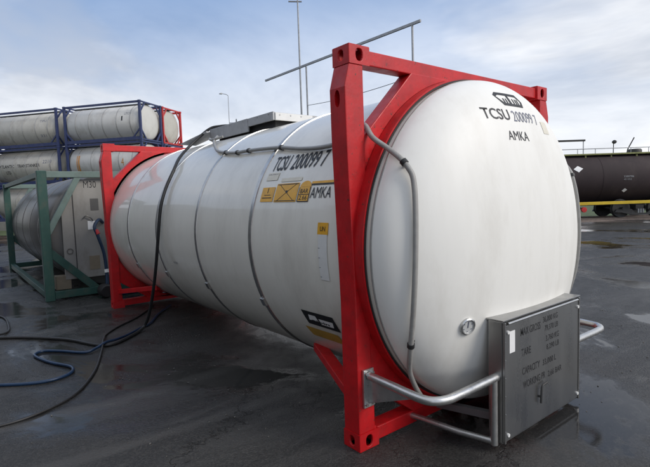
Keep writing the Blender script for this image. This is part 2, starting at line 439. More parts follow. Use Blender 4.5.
# cladding panels between the straps
ys = [-E0, 0.2, 1.40, 2.56, 3.76, 4.95, LEN-0.2, LEN+E0]
for i, (a, b) in enumerate(zip(ys, ys[1:])):
    rr = R-0.0015*(i % 2)
    me = lathe_me('cladding_panel', [(rr, a+0.0015), (rr, b-0.0015)], CX, ZC, 160)
    obj('cladding_panel', me, 'white_paint', T, 40)
def head_prof(n=28):
    out = []
    for k in range(n+1):
        a = k/n*PI/2
        out.append((R*math.cos(a)**(2/PW) if k < n else 0.0, DD*math.sin(a)**(2/PW)))
    return out
hp = head_prof()
head = obj('head', lathe_me('head', [(r, -E0-d) for r, d in hp], CX, ZC, 160), 'white_head', T, 40)
obj('head', lathe_me('head', [(r, LEN+E0+d) for r, d in hp], CX, ZC, 128), 'white_head', T, 40)
for y in ys[2:-2]:
    b_ = obj('strap', lathe_me('strap', [(R-0.002, y-0.028), (R+0.006, y-0.026), (R+0.007, y-0.012), (R+0.0045, y-0.008), (R+0.0045, y+0.008), (R+0.007, y+0.012), (R+0.006, y+0.026), (R-0.002, y+0.028)], CX, ZC, 160), 'steel_band', T, 30)
    # strap joint with its tension bolt, low on the flank
    an = math.radians(206)
    jo = Vector((CX+(R+0.012)*math.cos(an), y, ZC+(R+0.012)*math.sin(an)))
    me = box_me('strap_joint', -0.012, 0.012, -0.03, 0.03, -0.04, 0.04, 0.003)
    me.transform(Matrix.Translation(jo) @ Matrix.Rotation(-(an-PI), 4, 'Y'))
    obj('strap_joint', me, 'steel_band', b_)
# black joint between flank and head
obj('head_seal', lathe_me('head_seal', [(R-0.004, -E0-0.008), (R+0.005, -E0-0.006), (R+0.005, -E0+0.006), (R-0.004, -E0+0.008)], CX, ZC, 160), 'conduit', head, 40)

def circ_pts(rad, a0, a1, n):
    return [(CX+rad*math.cos(math.radians(a0+(a1-a0)*k/n)), ZC+rad*math.sin(math.radians(a0+(a1-a0)*k/n))) for k in range(n+1)]
RR = 1.246
def end_frame(y0, sg):
    Y = lambda d: y0+sg*d
    fr = obj('end_frame', lathe_me('saddle_ring', [(1.224, Y(-0.075)), (1.250, Y(-0.075)), (1.250, Y(0.10)), (1.224, Y(0.10))], CX, ZC, 160, closed=True), 'red_paint', T, 40)
    obj('dark_ring', lathe_me('dark_ring', [(1.226, Y(-0.081)), (1.238, Y(-0.081)), (1.238, Y(-0.073)), (1.226, Y(-0.073))], CX, ZC, 160, closed=True), 'near_black', fr, 40)  # thin near-black ring along the front lip of the saddle ring
    for mx in (False, True):
        X = (lambda x: 2*CX-x) if mx else (lambda x: x)
        def outline(pts): return [(X(a), b) for a, b in pts]
        # post: a little wider than the castings over most of its height
        p = outline([(0.004, 0.118), (0.150, 0.118), (0.148, 0.30), (0.130, 0.42), (0.122, 2.40), (0.122, 2.55), (0.004, 2.55), (-0.038, 2.40), (-0.034, 2.05), (0.000, 1.0)])
        post = obj('post', prism_me('post', p, Y(0.005), Y(0.158), 0.008), 'red_paint', fr)
        # lifting slot cut into the outer face of the post
        bm = bmesh.new()
        vs = []
        for q in range(20):
            a = 2*PI*q/20
            vs.append(bm.verts.new((X(-0.06), Y(0.082)+0.025*math.cos(a), 2.335+0.054*math.copysign(abs(math.sin(a))**0.8, math.sin(a)))))
        bm.faces.new(vs)
        r_ = bmesh.ops.extrude_face_region(bm, geom=list(bm.faces))
        for v in r_['geom']:
            if isinstance(v, bmesh.types.BMVert): v.co.x += (0.13 if not mx else -0.13)
        cut = obj('cutter', bm_mesh(bm, 'cutter'))
        md = post.modifiers.new('slot', 'BOOLEAN'); md.operation = 'DIFFERENCE'; md.object = cut; md.solver = 'EXACT'
        bpy.context.view_layer.update()
        nm = bpy.data.meshes.new_from_object(post.evaluated_get(bpy.context.evaluated_depsgraph_get()))
        post.modifiers.clear(); post.data = nm
        bpy.data.objects.remove(cut)
        x0, x1 = sorted((X(0.0), X(0.178)))
        yy = sorted((Y(0.0), Y(0.162)))
        front = 'y-' if sg > 0 else 'y+'
        side = 'x+' if mx else 'x-'
        c = obj('corner_casting', casting_me('corner_casting', x0, x1, *yy, 2.548, 2.67, {front: (0.03, 0.040), side: (0.026, 0.034), 'z+': (0.045, 0.04)}), 'red_paint', fr)
        md = c.modifiers.new('bevel', 'BEVEL'); md.width = 0.005; md.segments = 2; md.limit_method = 'ANGLE'
        c = obj('corner_casting', casting_me('corner_casting', x0, x1, *yy, 0.0, 0.12, {front: (0.03, 0.040), side: (0.026, 0.034), 'z-': (0.045, 0.04)}), 'red_paint', fr)
        md = c.modifiers.new('bevel', 'BEVEL'); md.width = 0.005; md.segments = 2; md.limit_method = 'ANGLE'
        # corner plates: straight outer edge, round inner edge that carries the tank
        up = [(0.10, 2.075), (0.60, 2.565), (1.02, 2.565)] + circ_pts(RR, 100.5, 156.5, 18) + [(0.10, 1.82)]
        obj('corner_plate', prism_me('corner_plate', outline(up), Y(0.014), Y(0.134), 0.006), 'red_paint', fr)
        lo = [(0.10, 0.80)] + circ_pts(RR, 205.5, 250, 14) + [(0.80, 0.11), (0.56, 0.11), (0.10, 0.44)]
        obj('corner_plate', prism_me('corner_plate', outline(lo), Y(0.014), Y(0.134), 0.006), 'red_paint', fr)
        # strut from the post back to the saddle under the tank
        obj('strut', beam_me('strut', (X(0.13), Y(0.14), 0.27), (X(0.46), Y(1.02), 0.40), 0.10, 0.07, 0.006), 'red_paint', fr)
        # weld beads at the post feet
        obj('weld_plate', box_me('weld_plate', *sorted((X(0.02), X(0.165))), *sorted((Y(0.012), Y(0.15))), 0.116, 0.136, 0.004), 'red_paint', fr)
    obj('top_rail', box_me('top_rail', 0.17, 2*CX-0.17, *sorted((Y(0.018), Y(0.13))), 2.556, 2.652, 0.007), 'red_paint', fr)
    obj('bottom_rail', box_me('bottom_rail', 0.17, 2*CX-0.17, *sorted((Y(0.020), Y(0.14))), 0.022, 0.118, 0.007), 'red_paint', fr)
    # saddle under the belly
    sp = [(0.62, 0.112)] + circ_pts(1.262, 232, 308, 20) + [(1.88, 0.112)]
    obj('saddle', prism_me('saddle', sp, Y(0.16), Y(0.22), 0.004), 'red_paint', fr)
    return fr
nf = end_frame(0.0, 1)
ff = end_frame(LEN, -1)

# ---- conduit that drains the top box: along the flank, through the frame and down over the head
pts = [(0.78, 3.45, 2.53), (0.66, 3.30, 2.45), (0.545, 3.05, 2.358), (0.43, 2.75, 2.27), (0.388, 2.50, 2.228), (0.352, 2.178, 2.195), (0.345, 1.895, 2.19), (0.322, 1.34, 2.163), (0.282, 0.95, 2.115),
       (0.265, 0.661, 2.095), (0.265, 0.436, 2.105), (0.235, 0.25, 2.14), (0.185, 0.08, 2.185), (0.145, -0.045, 2.085), (0.185, -0.135, 2.01), (0.184, -0.241, 1.938), (0.193, -0.300, 1.873),
       (0.200, -0.333, 1.798), (0.181, -0.361, 1.617), (0.160, -0.371, 1.314), (0.164, -0.345, 1.001), (0.206, -0.277, 0.724), (0.283, -0.197, 0.551), (0.36, -0.17, 0.42), (0.44, -0.16, 0.31)]
cp = smooth_path(pts, 7)
con = obj('conduit', tube_me('conduit', cp, 0.0175, 12), 'conduit', T, 60)
def clip_at(path, k, parent, r=0.0245, L=0.028):
    a, b = Vector(path[k]), Vector(path[min(k+1, len(path)-1)])
    d = (b-a).normalized()
    obj('clip', tube_me('clip', [a-d*L*0.5, a+d*L*0.5], r, 12), 'rubber', parent, 40)
    # stud that ties the clip to the tank skin
    c = Vector((CX, a.y if a.y > -E0 else -E0+0.1, ZC)); n = (c-a).normalized()
    obj('clip_stud', tube_me('clip_stud', [a+n*0.02, a+n*0.055], 0.009, 8), 'rubber', parent, 40)
for k in (29, 36, 42, 50, 108, 146): clip_at(cp, k, con)
mp_ = [(2*CX-p[0], p[1], p[2]) for p in pts[13:]]
mp_ = smooth_path([(2*CX-0.185, 0.08, 2.185)]+mp_, 6)
con2 = obj('conduit', tube_me('conduit', mp_, 0.0175, 12), 'conduit', T, 60)
for k in (28, 64): clip_at(mp_, k, con2)

# ---- roof walkway, spill box and hatch
wk = obj('walkway', box_me('walkway', 0.985, 1.62, 2.42, 4.02, 2.655, 2.70, 0.003), 'grey_plate', T)
obj('side_plate', box_me('side_plate', 0.962, 0.985, 2.98, 4.05, 2.545, 2.705, 0.003), 'grey_plate', wk)
obj('side_plate', box_me('side_plate', 0.964, 0.987, 2.40, 2.974, 2.605, 2.702, 0.003), 'grey_plate', wk)
obj('end_plate', box_me('end_plate', 0.99, 1.52, 2.385, 2.41, 2.605, 2.69, 0.003), 'white_plate', wk)
obj('spill_box', box_me('spill_box', 1.03, 1.60, 2.46, 3.90, 2.47, 2.653, 0.004), 'near_black', wk)
for y in (2.5, 2.75, 3.1, 3.45, 3.8):
    obj('rivet', tube_me('rivet', [(0.958, y, 2.685), (0.966, y, 2.685)], 0.008, 8), 'steel_band', wk)
for x in (1.05, 1.2, 1.35):
    obj('rivet', tube_me('rivet', [(x, 2.38, 2.668), (x, 2.388, 2.668)], 0.009, 8), 'steel_band', wk)
fl = beam_me('flap', (1.02, 4.03, 2.665), (0.92, 4.72, 2.56), 0.26, 0.02, 0.003)
obj('flap', fl, 'grey_plate', wk)
# frame of the far guard rail support seen just past the walkway
obj('spill_rim', tube_me('spill_rim', smooth_path([(0.80, 3.62, 2.49), (0.70, 3.50, 2.50), (0.66, 3.36, 2.47), (0.74, 3.22, 2.50)], 5), 0.016, 8), 'conduit', wk, 50)

# ---- end cabinet with document plate
cb = obj('cabinet', box_me('cabinet', 0.70, 1.775, -0.615, -0.515, 0.055, 0.872, 0.004), 'stainless', T)
door = obj('door', box_me('door', 0.722, 1.752, -0.628, -0.6165, 0.075, 0.845, 0.003), 'stainless', cb)
obj('cabinet_lid', box_me('cabinet_lid', 0.694, 1.781, -0.630, -0.505, 0.874, 0.884, 0.002), 'stainless', cb)
obj('hinge', tube_me('hinge', [(0.735, -0.636, 0.858), (1.72, -0.636, 0.858)], 0.010, 10), 'steel_band', cb, 50)
for x in (0.712, 1.762):
    obj('corner_strip', box_me('corner_strip', x-0.008, x+0.008, -0.634, -0.6165, 0.06, 0.868, 0.002), 'stainless', cb)
for x in (0.745, 1.735):
    for z in (0.80, 0.11): obj('bolt', tube_me('bolt', [(x, -0.638, z), (x, -0.626, z)], 0.012, 10), 'white_plate', cb, 40)
obj('paper_label', box_me('paper_label', 0.765, 0.83, -0.6312, -0.629, 0.655, 0.800), 'white_label', cb)
for x in (0.85, 1.60):
    obj('mounting_arm', beam_me('mounting_arm', (x, -0.517, 0.16), (x, 0.03, 0.08), 0.05, 0.05), 'galvanised', cb)
for z in [0.14+0.12*k for k in range(6)]:
    for x in (0.712, 1.762): obj('rivet', tube_me('rivet', [(x, -0.637, z), (x, -0.632, z)], 0.0045, 6), 'steel_band', cb)
hd = obj('handle', tube_me('handle', [(1.140, -0.648, 0.215), (1.150, -0.648, 0.322), (1.165, -0.648, 0.338), (1.225, -0.648, 0.342)], 0.008, 8), 'black_iron', cb, 50)
obj('handle_foot', tube_me('handle_foot', [(1.143, -0.648, 0.26), (1.143, -0.626, 0.26)], 0.009, 8), 'black_iron', hd, 50)
def cab_text(txt, x, z, w, h):
    me = text_me(txt, w, h, 0.004)
    me.transform(Matrix.Translation((x, -0.6288, z)) @ Matrix.Rotation(PI/2, 4, 'X'))
    obj('lettering', me, 'lettering', door)
cab_text('MAX GROSS', 0.905, 0.740, 0.262, 0.052)
cab_text('36,000 KG', 1.205, 0.768, 0.212, 0.048)
cab_text('79,370 LB', 1.228, 0.704, 0.195, 0.046)
cab_text('TARE', 0.915, 0.598, 0.122, 0.050)
cab_text('3,760 KG', 1.245, 0.626, 0.192, 0.048)
cab_text('8,290 LB', 1.255, 0.562, 0.184, 0.046)
cab_text('CAPACITY', 0.925, 0.466, 0.235, 0.050)
cab_text('33,000 L', 1.200, 0.458, 0.195, 0.050)
cab_text('WORKING PR', 0.935, 0.368, 0.300, 0.050)
cab_text('2,66 BAR', 1.275, 0.358, 0.205, 0.050)

# ---- tubular bumper round the cabinet
def bumper(mx):
    X = (lambda x: 2*CX-x) if mx else (lambda x: x)
    pp = [(0.085, -0.02, 0.515), (0.085, -0.25, 0.505), (0.085, -0.42, 0.498), (0.105, -0.515, 0.496), (0.18, -0.565, 0.496), (0.30, -0.577, 0.498), (0.50, -0.577, 0.500), (0.71, -0.577, 0.502)]
    P = smooth_path([(X(a), b, c) for a, b, c in pp], 6)
    bp = obj('bumper', tube_me('bumper', P, 0.0275, 14), 'stainless_tube', T, 60)
    obj('bracket', box_me('bracket', *sorted((X(0.038), X(0.130))), -0.014, 0.004, 0.30, 0.56, 0.002), 'stainless_tube', bp)
    for z in (0.325, 0.535):
        for x in (0.055, 0.113): obj('bolt', tube_me('bolt', [(X(x), -0.03, z), (X(x), -0.010, z)], 0.011, 6), 'steel_band', bp)
    obj('taper_plate', prism_me('taper_plate', [(-0.012, 0.50), (-0.012, 0.325), (-0.40, 0.478), (-0.40, 0.500)], *sorted((X(0.079), X(0.091))), axis='x'), 'stainless_tube', bp)
    obj('upright', tube_me('upright', [(X(0.665), -0.578, 0.50), (X(0.665), -0.578, 0.055)], 0.024, 12), 'stainless_tube', bp, 50)
    obj('foot_tube', tube_me('foot_tube', [(X(0.665), -0.575, 0.075), (X(0.60), -0.35, 0.078), (X(0.54), 0.03, 0.085)], 0.022, 12), 'stainless_tube', bp, 50)
bumper(False); bumper(True)

# ---- dial thermometer on the head
def head_y(x, z, off=0.0):
    r = math.hypot(x-CX, z-ZC)/R
    return -E0-DD*max(0.0, 1-r**PW)**(1/PW)-off
gx, gz_ = 0.548, 0.848
gp = Vector((gx, head_y(gx, gz_), gz_)); e_ = 0.01
gn = Vector((head_y(gx+e_, gz_)-head_y(gx-e_, gz_), -2*e_, head_y(gx, gz_+e_)-head_y(gx, gz_-e_))).normalized()
def on_gauge(me):
    q = Vector((0, -1, 0)).rotation_difference(gn).to_matrix().to_4x4()
    me.transform(Matrix.Translation(gp) @ q); return me
ga = obj('thermometer', on_gauge(lathe_me('thermometer', [(0.058, 0.02), (0.058, -0.012), (0.050, -0.018), (0.044, -0.016), (0.044, -0.008)], seg=32)), 'stainless_tube', T, 40)
obj('dial', on_gauge(lathe_me('dial', [(0.044, -0.009), (0.0, -0.009)], seg=32)), 'gauge_glass', ga)
obj('needle', on_gauge(shift(box_me('needle', -0.003, 0.003, -0.012, -0.010, -0.008, 0.032), 0, 0)), 'faded_lettering', ga)
for q in range(6):
    a = 2*PI*q/6+0.5
    obj('tick', on_gauge(box_me('tick', 0.034*math.cos(a)-0.003, 0.034*math.cos(a)+0.003, -0.0115, -0.0098, 0.034*math.sin(a)-0.003, 0.034*math.sin(a)+0.003)), 'faded_lettering', ga)

# ---- lettering and stickers on the head (flat x, z pressed onto the dished surface)
def on_head(name, me, x, z, material, parent=head, off=0.0022):
    subdiv_me(me, 3, 0.03)
    for v in me.vertices:
        X_, Z_ = x+v.co.x, z+v.co.y
        v.co = Vector((X_, head_y(X_, Z_, off), Z_))
    return obj(name, me, material, parent)
on_head('lettering', text_me('TCSU', 0.275, 0.080, 0.012), 0.830, 2.205, 'lettering')
on_head('lettering', text_me('200099', 0.275, 0.080, 0.0), 1.140, 2.200, 'faded_lettering')
on_head('lettering', text_me('7', 0.04, 0.080, 0.0), 1.450, 2.195, 'faded_lettering')
on_head('lettering', text_me('AMKA', 0.245, 0.066, 0.0), 1.015, 2.062, 'lettering')
def emblem_polys(w, h, k=0.24, t=0.2):
    """two bevelled halves of a flat hexagonal badge, drawn as thick outlines"""
    polys = []
    o = [(0, h*0.75), (w*0.10, h), (w*0.86, h), (w, h*0.45), (w*0.95, 0), (w*0.22, 0)]
    c = (w*0.52, h*0.5)
    i = [(c[0]+(a-c[0])*0.86, c[1]+(b-c[1])*(1-2*t)) for a, b in o]
    n = len(o)
    for q in range(n):
        q2 = (q+1) % n
        polys.append([o[q], o[q2], i[q2], i[q]])
    polys.append([(w*0.46, h*0.12), (w*0.55, h*0.12), (w*0.50, h*0.88), (w*0.43, h*0.88)])
    for a in (0.27, 0.36): polys.append([(w*a, h*0.2), (w*(a+0.045), h*0.2), (w*(a+0.03), h*0.55), (w*(a-0.015), h*0.55)])
    for a in (0.62, 0.72, 0.80): polys.append([(w*a, h*0.2), (w*(a+0.045), h*0.2), (w*(a+0.03), h*0.6), (w*(a-0.015), h*0.6)])
    return polys
on_head('emblem', poly_me('emblem', emblem_polys(0.33, 0.10)), 1.035, 2.318, 'lettering')
on_head('sticker', grid_me('sticker', 0.11, 0.095, 4, 4), 1.545, 2.135, 'cream_label')

# ---- lettering and stickers on the flank: u runs towards the cabinet end, v upwards
flank = T
def on_flank(name, me, y, ang, material, parent=flank, off=0.0028):
    subdiv_me(me, 2, 0.08)
    a0 = math.radians(ang)
    for v in me.vertices:
        a = a0-v.co.y/R
        v.co = Vector((CX+(R+off)*math.cos(a), y-v.co.x, ZC+(R+off)*math.sin(a)))
    return obj(name, me, material, parent)
deg = R*PI/180
on_flank('lettering', text_me('TCSU', 0.235, 7.2*deg, 0.012), 1.265, 149.8, 'lettering')
on_flank('lettering', text_me('200099', 0.36, 7.2*deg, 0.012), 0.985, 149.9, 'lettering')
on_flank('lettering', text_me('7', 0.055, 7.2*deg, 0.012), 0.585, 149.9, 'lettering')
on_flank('lettering', text_me('AMKA', 0.245, 4.0*deg, 0.0), 0.585, 162.0, 'lettering')
lab = on_flank('hazard_label', grid_me('hazard_label', 0.195, 6.0*deg, 3, 4), 1.290, 163.0, 'yellow_label')
on_flank('print', poly_me('print', [[(0.02, 0.03), (0.17, 0.03), (0.17, 0.037), (0.02, 0.037)], [(0.05, 0.055), (0.15, 0.055), (0.15, 0.06), (0.05, 0.06)], [(0.09, 0.075), (0.10, 0.075), (0.10, 0.12), (0.09, 0.12)]]), 1.290, 163.0, 'lettering', lab, 0.0042)
lab = on_flank('hazard_label', grid_me('hazard_label', 0.315, 7.4*deg, 3, 4), 1.075, 163.2, 'yellow_label')
w_, h_, q_ = 0.315, 7.4*deg, 0.009
on_flank('print', poly_me('print', [[(0.04, 0.01), (0.04+q_, 0.01), (0.275+q_, h_-0.01), (0.275, h_-0.01)], [(0.275, 0.01), (0.275+q_, 0.01), (0.04+q_, h_-0.01), (0.04, h_-0.01)],
                                [(0.01, 0.006), (w_-0.01, 0.006), (w_-0.01, 0.012), (0.01, 0.012)], [(0.01, h_-0.012), (w_-0.01, h_-0.012), (w_-0.01, h_-0.006), (0.01, h_-0.006)],
                                [(0.15, 0.075), (0.178, 0.075), (0.178, 0.095), (0.15, 0.095)]]), 1.075, 163.2, 'lettering', lab, 0.0042)
lab = on_flank('hazard_label', grid_me('hazard_label', 0.145, 5.6*deg, 3, 4), 0.742, 163.3, 'yellow_label')
arch = [(0.0725+0.0725*math.cos(a), 0.0+0.05*math.sin(a)) for a in [PI*k/12 for k in range(13)]]
lab2 = on_flank('hazard_label', poly_me('hazard_label', [arch]), 0.742, 163.3-5.65, 'yellow_label')
on_flank('print', join_me('print', [shift(text_me('2.66', 0.10, 0.035, 0.005), 0.022, 0.016), shift(text_me('BAR', 0.10, 0.035, 0.005), 0.022, 0.068),
                                    poly_me('b', [[(0, 0), (0.145, 0), (0.145, 0.007), (0, 0.007)], [(0, 0), (0.007, 0), (0.007, 0.118), (0, 0.118)], [(0.138, 0), (0.145, 0), (0.145, 0.118), (0.138, 0.118)], [(0, 0.056), (0.145, 0.056), (0.145, 0.061), (0, 0.061)]])]), 0.742, 163.3, 'lettering', lab, 0.0042)
on_flank('hazard_label', grid_me('hazard_label', 0.27, 0.9*deg, 3, 2), 0.600, 156.6, 'yellow_label')
on_flank('print', grid_me('print', 0.27, 0.55*deg, 3, 2), 0.600, 157.2, 'lettering')
on_flank('sticker', grid_me('sticker', 0.175, 3.4*deg, 3, 3), 1.285, 154.0, 'cream_label')
on_flank('sticker', grid_me('sticker', 0.29, 1.5*deg, 3, 2), 1.040, 155.0, 'cream_label')
on_flank('print', text_me('CAUTION', 0.15, 0.5*deg, 0.0), 1.275, 151.6, 'faded_lettering', off=0.0042)
on_flank('hazard_label', grid_me('hazard_label', 0.12, 4.0*deg, 2, 3), 0.432, 174.5, 'yellow_label')
on_flank('print', text_me('UN', 0.06, 1.6*deg, 0.01), 0.402, 173.4, 'lettering', off=0.0042)
gs = on_flank('gauge_strip', grid_me('gauge_strip', 0.10, 15.5*deg, 2, 8), 0.420, 190.0, 'white_plate')
for k in range(4):
    on_flank('tick', poly_me('tick', [[(0.0, k*0.07+0.02), (0.018, k*0.07+0.02), (0.018, k*0.07+0.024), (0.0, k*0.07+0.024)]]), 0.420, 190.0, 'faded_lettering', gs, 0.0042)
em = on_flank('emblem', grid_me('emblem', 0.40, 6.5*deg, 4, 4, -0.02), 0.805, 211.3, 'lettering')
on_flank('print', poly_me('print', [[(0.045, 0.05), (0.165, 0.05), (0.15, 0.105), (0.06, 0.105)], [(0.19, 0.03), (0.34, 0.03), (0.355, 0.085), (0.18, 0.085)]]), 0.805, 211.3, 'white_label', em, 0.004)
on_flank('print', text_me('nipin', 0.22, 0.032, 0.03), 0.725, 209.8, 'lettering', em, 0.0052)
on_flank('sticker', grid_me('sticker', 0.42, 5.0*deg, 4, 4, -0.03), 0.865, 218.6, 'dull_yellow')
on_flank('lettering', text_me('NO STEP', 0.12, 1.3*deg, 0.0), 3.36, 197.2, 'faded_lettering')

# ------------------------------------------------------------------ hoses on and beside the tank
hp_ = [(1.22, 3.86, 2.755), (1.10, 3.98, 2.752), (0.985, 4.07, 2.725), (0.83, 4.12, 2.60), (0.625, 4.08, 2.425), (0.42, 3.86, 2.275), (0.262, 3.651, 2.118), (0.110, 3.585, 1.862), (0.026, 3.56, 1.62), (-0.012, 3.60, 1.25), (-0.02, 3.72, 0.88),
       (-0.02, 3.90, 0.52), (-0.02, 4.10, 0.22), (-0.05, 4.20, 0.07), (-0.14, 4.14, 0.024), (-0.28, 4.0, 0.021), (-0.55, 3.79, 0.021), (-0.72, 3.88, 0.021), (-1.0, 4.5, 0.021), (-1.6, 5.16, 0.021), (-2.4, 5.5, 0.021), (-3.4, 5.4, 0.021)]
h1 = thing('filling_hose', 'thick black hose draped over the white tank and trailing onto the wet yard', 'hose', (0, 0, 0))
obj('hose', tube_me('hose', smooth_path(hp_, 9), 0.020, 12), 'rubber', h1, 60)
obj('coupling', tube_me('coupling', [(1.34, 3.80, 2.752), (1.19, 3.885, 2.755)], 0.043, 14), 'galvanised', h1, 40)
obj('coupling_lever', tube_me('coupling_lever', [(1.26, 3.81, 2.79), (1.20, 3.70, 2.815)], 0.009, 8), 'galvanised', h1, 40)
bh = [(0.75, 5.4, 0.017), (0.40, 4.95, 0.017), (0.10, 4.45, 0.017), (-0.10, 4.28, 0.017), (-0.30, 4.09, 0.017), (-0.50, 3.91, 0.035), (-0.64, 3.80, 0.056), (-0.76, 3.72, 0.035), (-0.90, 3.69, 0.017), (-1.1, 3.95, 0.017), (-1.26, 4.10, 0.017), (-1.36, 3.98, 0.017), (-1.27, 3.59, 0.017), (-1.12, 3.24, 0.017), (-1.20, 3.02, 0.017), (-1.44, 2.98, 0.017), (-1.78, 3.20, 0.017), (-2.3, 3.7, 0.017), (-3.0, 4.1, 0.017)]
tag(obj('wash_hose', tube_me('wash_hose', smooth_path(bh, 9), 0.016, 10), 'blue_hose', None, 60), 'thin blue hose snaking in an S across the wet yard', 'hose')
bk = [(0.55, 5.6, 0.013), (0.1, 5.0, 0.013), (-0.30, 4.6, 0.013), (-0.52, 4.30, 0.013), (-0.60, 4.05, 0.040), (-0.66, 3.85, 0.066), (-0.74, 3.60, 0.020), (-0.96, 2.96, 0.013), (-1.24, 2.44, 0.013), (-1.55, 2.21, 0.013), (-1.86, 2.16, 0.013), (-2.4, 2.3, 0.013)]
tag(obj('air_hose', tube_me('air_hose', smooth_path(bk, 9), 0.012, 10), 'rubber', None, 60), 'thin black hose lying in one wide arc on the wet yard', 'hose')
b3 = [(-2.3, 7.5, 0.014), (-1.75, 7.2, 0.014), (-1.46, 6.6, 0.014), (-1.44, 5.9, 0.014), (-1.50, 5.45, 0.014), (-1.75, 5.12, 0.062), (-2.05, 5.0, 0.035), (-2.6, 5.0, 0.014)]
tag(obj('spare_hose', tube_me('spare_hose', smooth_path(b3, 9), 0.014, 10), 'rubber', None, 60), 'black hose loop on the ground in front of the green framed tank', 'hose')

# ------------------------------------------------------------------ green framed tank behind
GX0, GY0, GW, GL, GH = -0.74, 7.40, 2.438, 6.06, 2.33
G = thing('green_tank_container', 'dull steel tank container in a green frame behind the red framed tank', 'tank container', (GX0, GY0, 0))
gr, gz = 1.10, 1.21
for y in (0.0, GL-0.15):
    for x in (0.0, GW-0.15):
        obj('post', box_me('post', x, x+0.15, y, y+0.15, 0.0, GH, 0.008), 'green_paint', G)
    obj('top_rail', box_me('top_rail', 0.152, GW-0.152, y+0.02, y+0.12, GH-0.12, GH-0.01, 0.006), 'pale_green', G)
    obj('bottom_rail', box_me('bottom_rail', 0.152, GW-0.152, y+0.02, y+0.13, 0.03, 0.16, 0.006), 'green_paint', G)
    for mx in (False, True):
        X = (lambda x: GW-x) if mx else (lambda x: x)
        obj('brace', beam_me('brace', (X(0.12), y+0.075, 1.22), (X(0.66), y+0.075, GH-0.11), 0.09, 0.10, 0.005), 'pale_green', G)
        obj('brace', beam_me('brace', (X(0.12), y+0.078, 0.88), (X(0.86), y+0.078, 0.12), 0.10, 0.13, 0.005), 'green_paint', G)
for x in (0.025, GW-0.125):
    obj('side_rail', box_me('side_rail', x, x+0.10, 0.152, GL-0.152, GH-0.11, GH-0.015, 0.005), 'pale_green', G)
    obj('side_rail', box_me('side_rail', x, x+0.10, 0.152, GL-0.152, 0.04, 0.15, 0.005), 'green_paint', G)
prof = [(0, 0.20)]+[(gr*math.sin(a), 0.28-0.08*math.cos(a)) for a in [PI/2*k/6 for k in range(1, 6)]]+[(gr, 0.32), (gr, GL-0.32)]+[(gr*math.cos(a), GL-0.28+0.08*math.sin(a)) for a in [PI/2*k/6 for k in range(1, 6)]]+[(0, GL-0.20)]
obj('barrel', lathe_me('barrel', prof, GW/2, gz, 72), 'dull_steel', G, 40)
for y in (1.2, 2.4, 3.6, 4.8):
    obj('strap', lathe_me('strap', [(gr-0.002, y-0.03), (gr+0.008, y-0.028), (gr+0.008, y+0.028), (gr-0.002, y+0.03)], GW/2, gz, 64), 'dull_steel', G, 40)
pn = obj('end_panel', prism_me('end_panel', [(0.36, 0.34), (0.36, 1.75), (0.62, 2.18), (1.82, 2.18), (2.08, 1.75), (2.08, 0.34)], 0.132, 0.20, 0.006), 'grey_panel', G)
obj('panel_joint', box_me('panel_joint', 0.555, 0.568, 0.124, 0.134, 0.36, 2.02), 'near_black', pn)
obj('notice', box_me('notice', 0.79, 0.92, 0.126, 0.133, 1.24, 1.40), 'white_label', pn)
obj('data_plate', box_me('data_plate', 0.86, 1.00, 0.126, 0.133, 1.60, 1.82), 'dull_steel', pn)
obj('data_plate', box_me('data_plate', 0.78, 0.96, 0.126, 0.133, 0.48, 0.74), 'beige_box', pn)
me = text_me('M30', 0.22, 0.13, 0.0); me.transform(Matrix.Translation((0.76, 0.131, 2.02)) @ Matrix.Rotation(PI/2, 4, 'X'))
obj('lettering', me, 'lettering', pn)
obj('port_ring', lathe_me('port_ring', [(0.055, 0.135), (0.055, 0.118), (0.040, 0.118), (0.040, 0.135)], 0.46, 0.86, 20), 'dull_steel', pn, 40)
obj('hook', tube_me('hook', smooth_path([(0.70, 0.10, 1.45), (0.76, 0.09, 1.50), (0.84, 0.09, 1.46), (0.88, 0.11, 1.40)], 5), 0.010, 8), 'dull_steel', pn)
obj('side_plate', box_me('side_plate', 0.185, 0.195, 3.0, 3.4, 1.35, 1.5), 'rubber', G)
bxo = obj('tool_box', box_me('tool_box', 0.20, 0.45, 0.14, 0.34, 0.165, 0.42, 0.01), 'beige_box', G)
# valve and hose at its end
oh = thing('outlet_hose', 'dark blue hose with a red coupling hanging at the end of the green framed tank', 'hose', (0.15, 7.22, 0))
obj('hose', tube_me('hose', smooth_path([(0.16, 0.30, 1.36), (0.06, 0.14, 1.42), (-0.05, 0.02, 1.30), (-0.01, -0.02, 1.12), (0.07, -0.03, 0.80), (0.09, -0.05, 0.42), (0.07, -0.10, 0.12), (0.12, -0.2, 0.045), (0.4, -0.3, 0.045), (0.9, -0.2, 0.045)], 7), 0.030, 12), 'blue_hose', oh, 60)
obj('coupling', tube_me('coupling', [(-0.035, 0.0, 1.24), (-0.005, -0.03, 1.16)], 0.036, 14), 'stack_red', oh, 40)
obj('collar', tube_me('collar', [(0.09, -0.04, 0.50), (0.09, -0.05, 0.44)], 0.040, 12), 'white_label', oh, 40)
obj('strainer', lathe_me('strainer', [(0.0, -0.30), (0.10, -0.30), (0.12, -0.27), (0.12, -0.05), (0.09, -0.02), (0.0, -0.02)], 0.02, 0.125, 20), 'rubber', oh, 40)

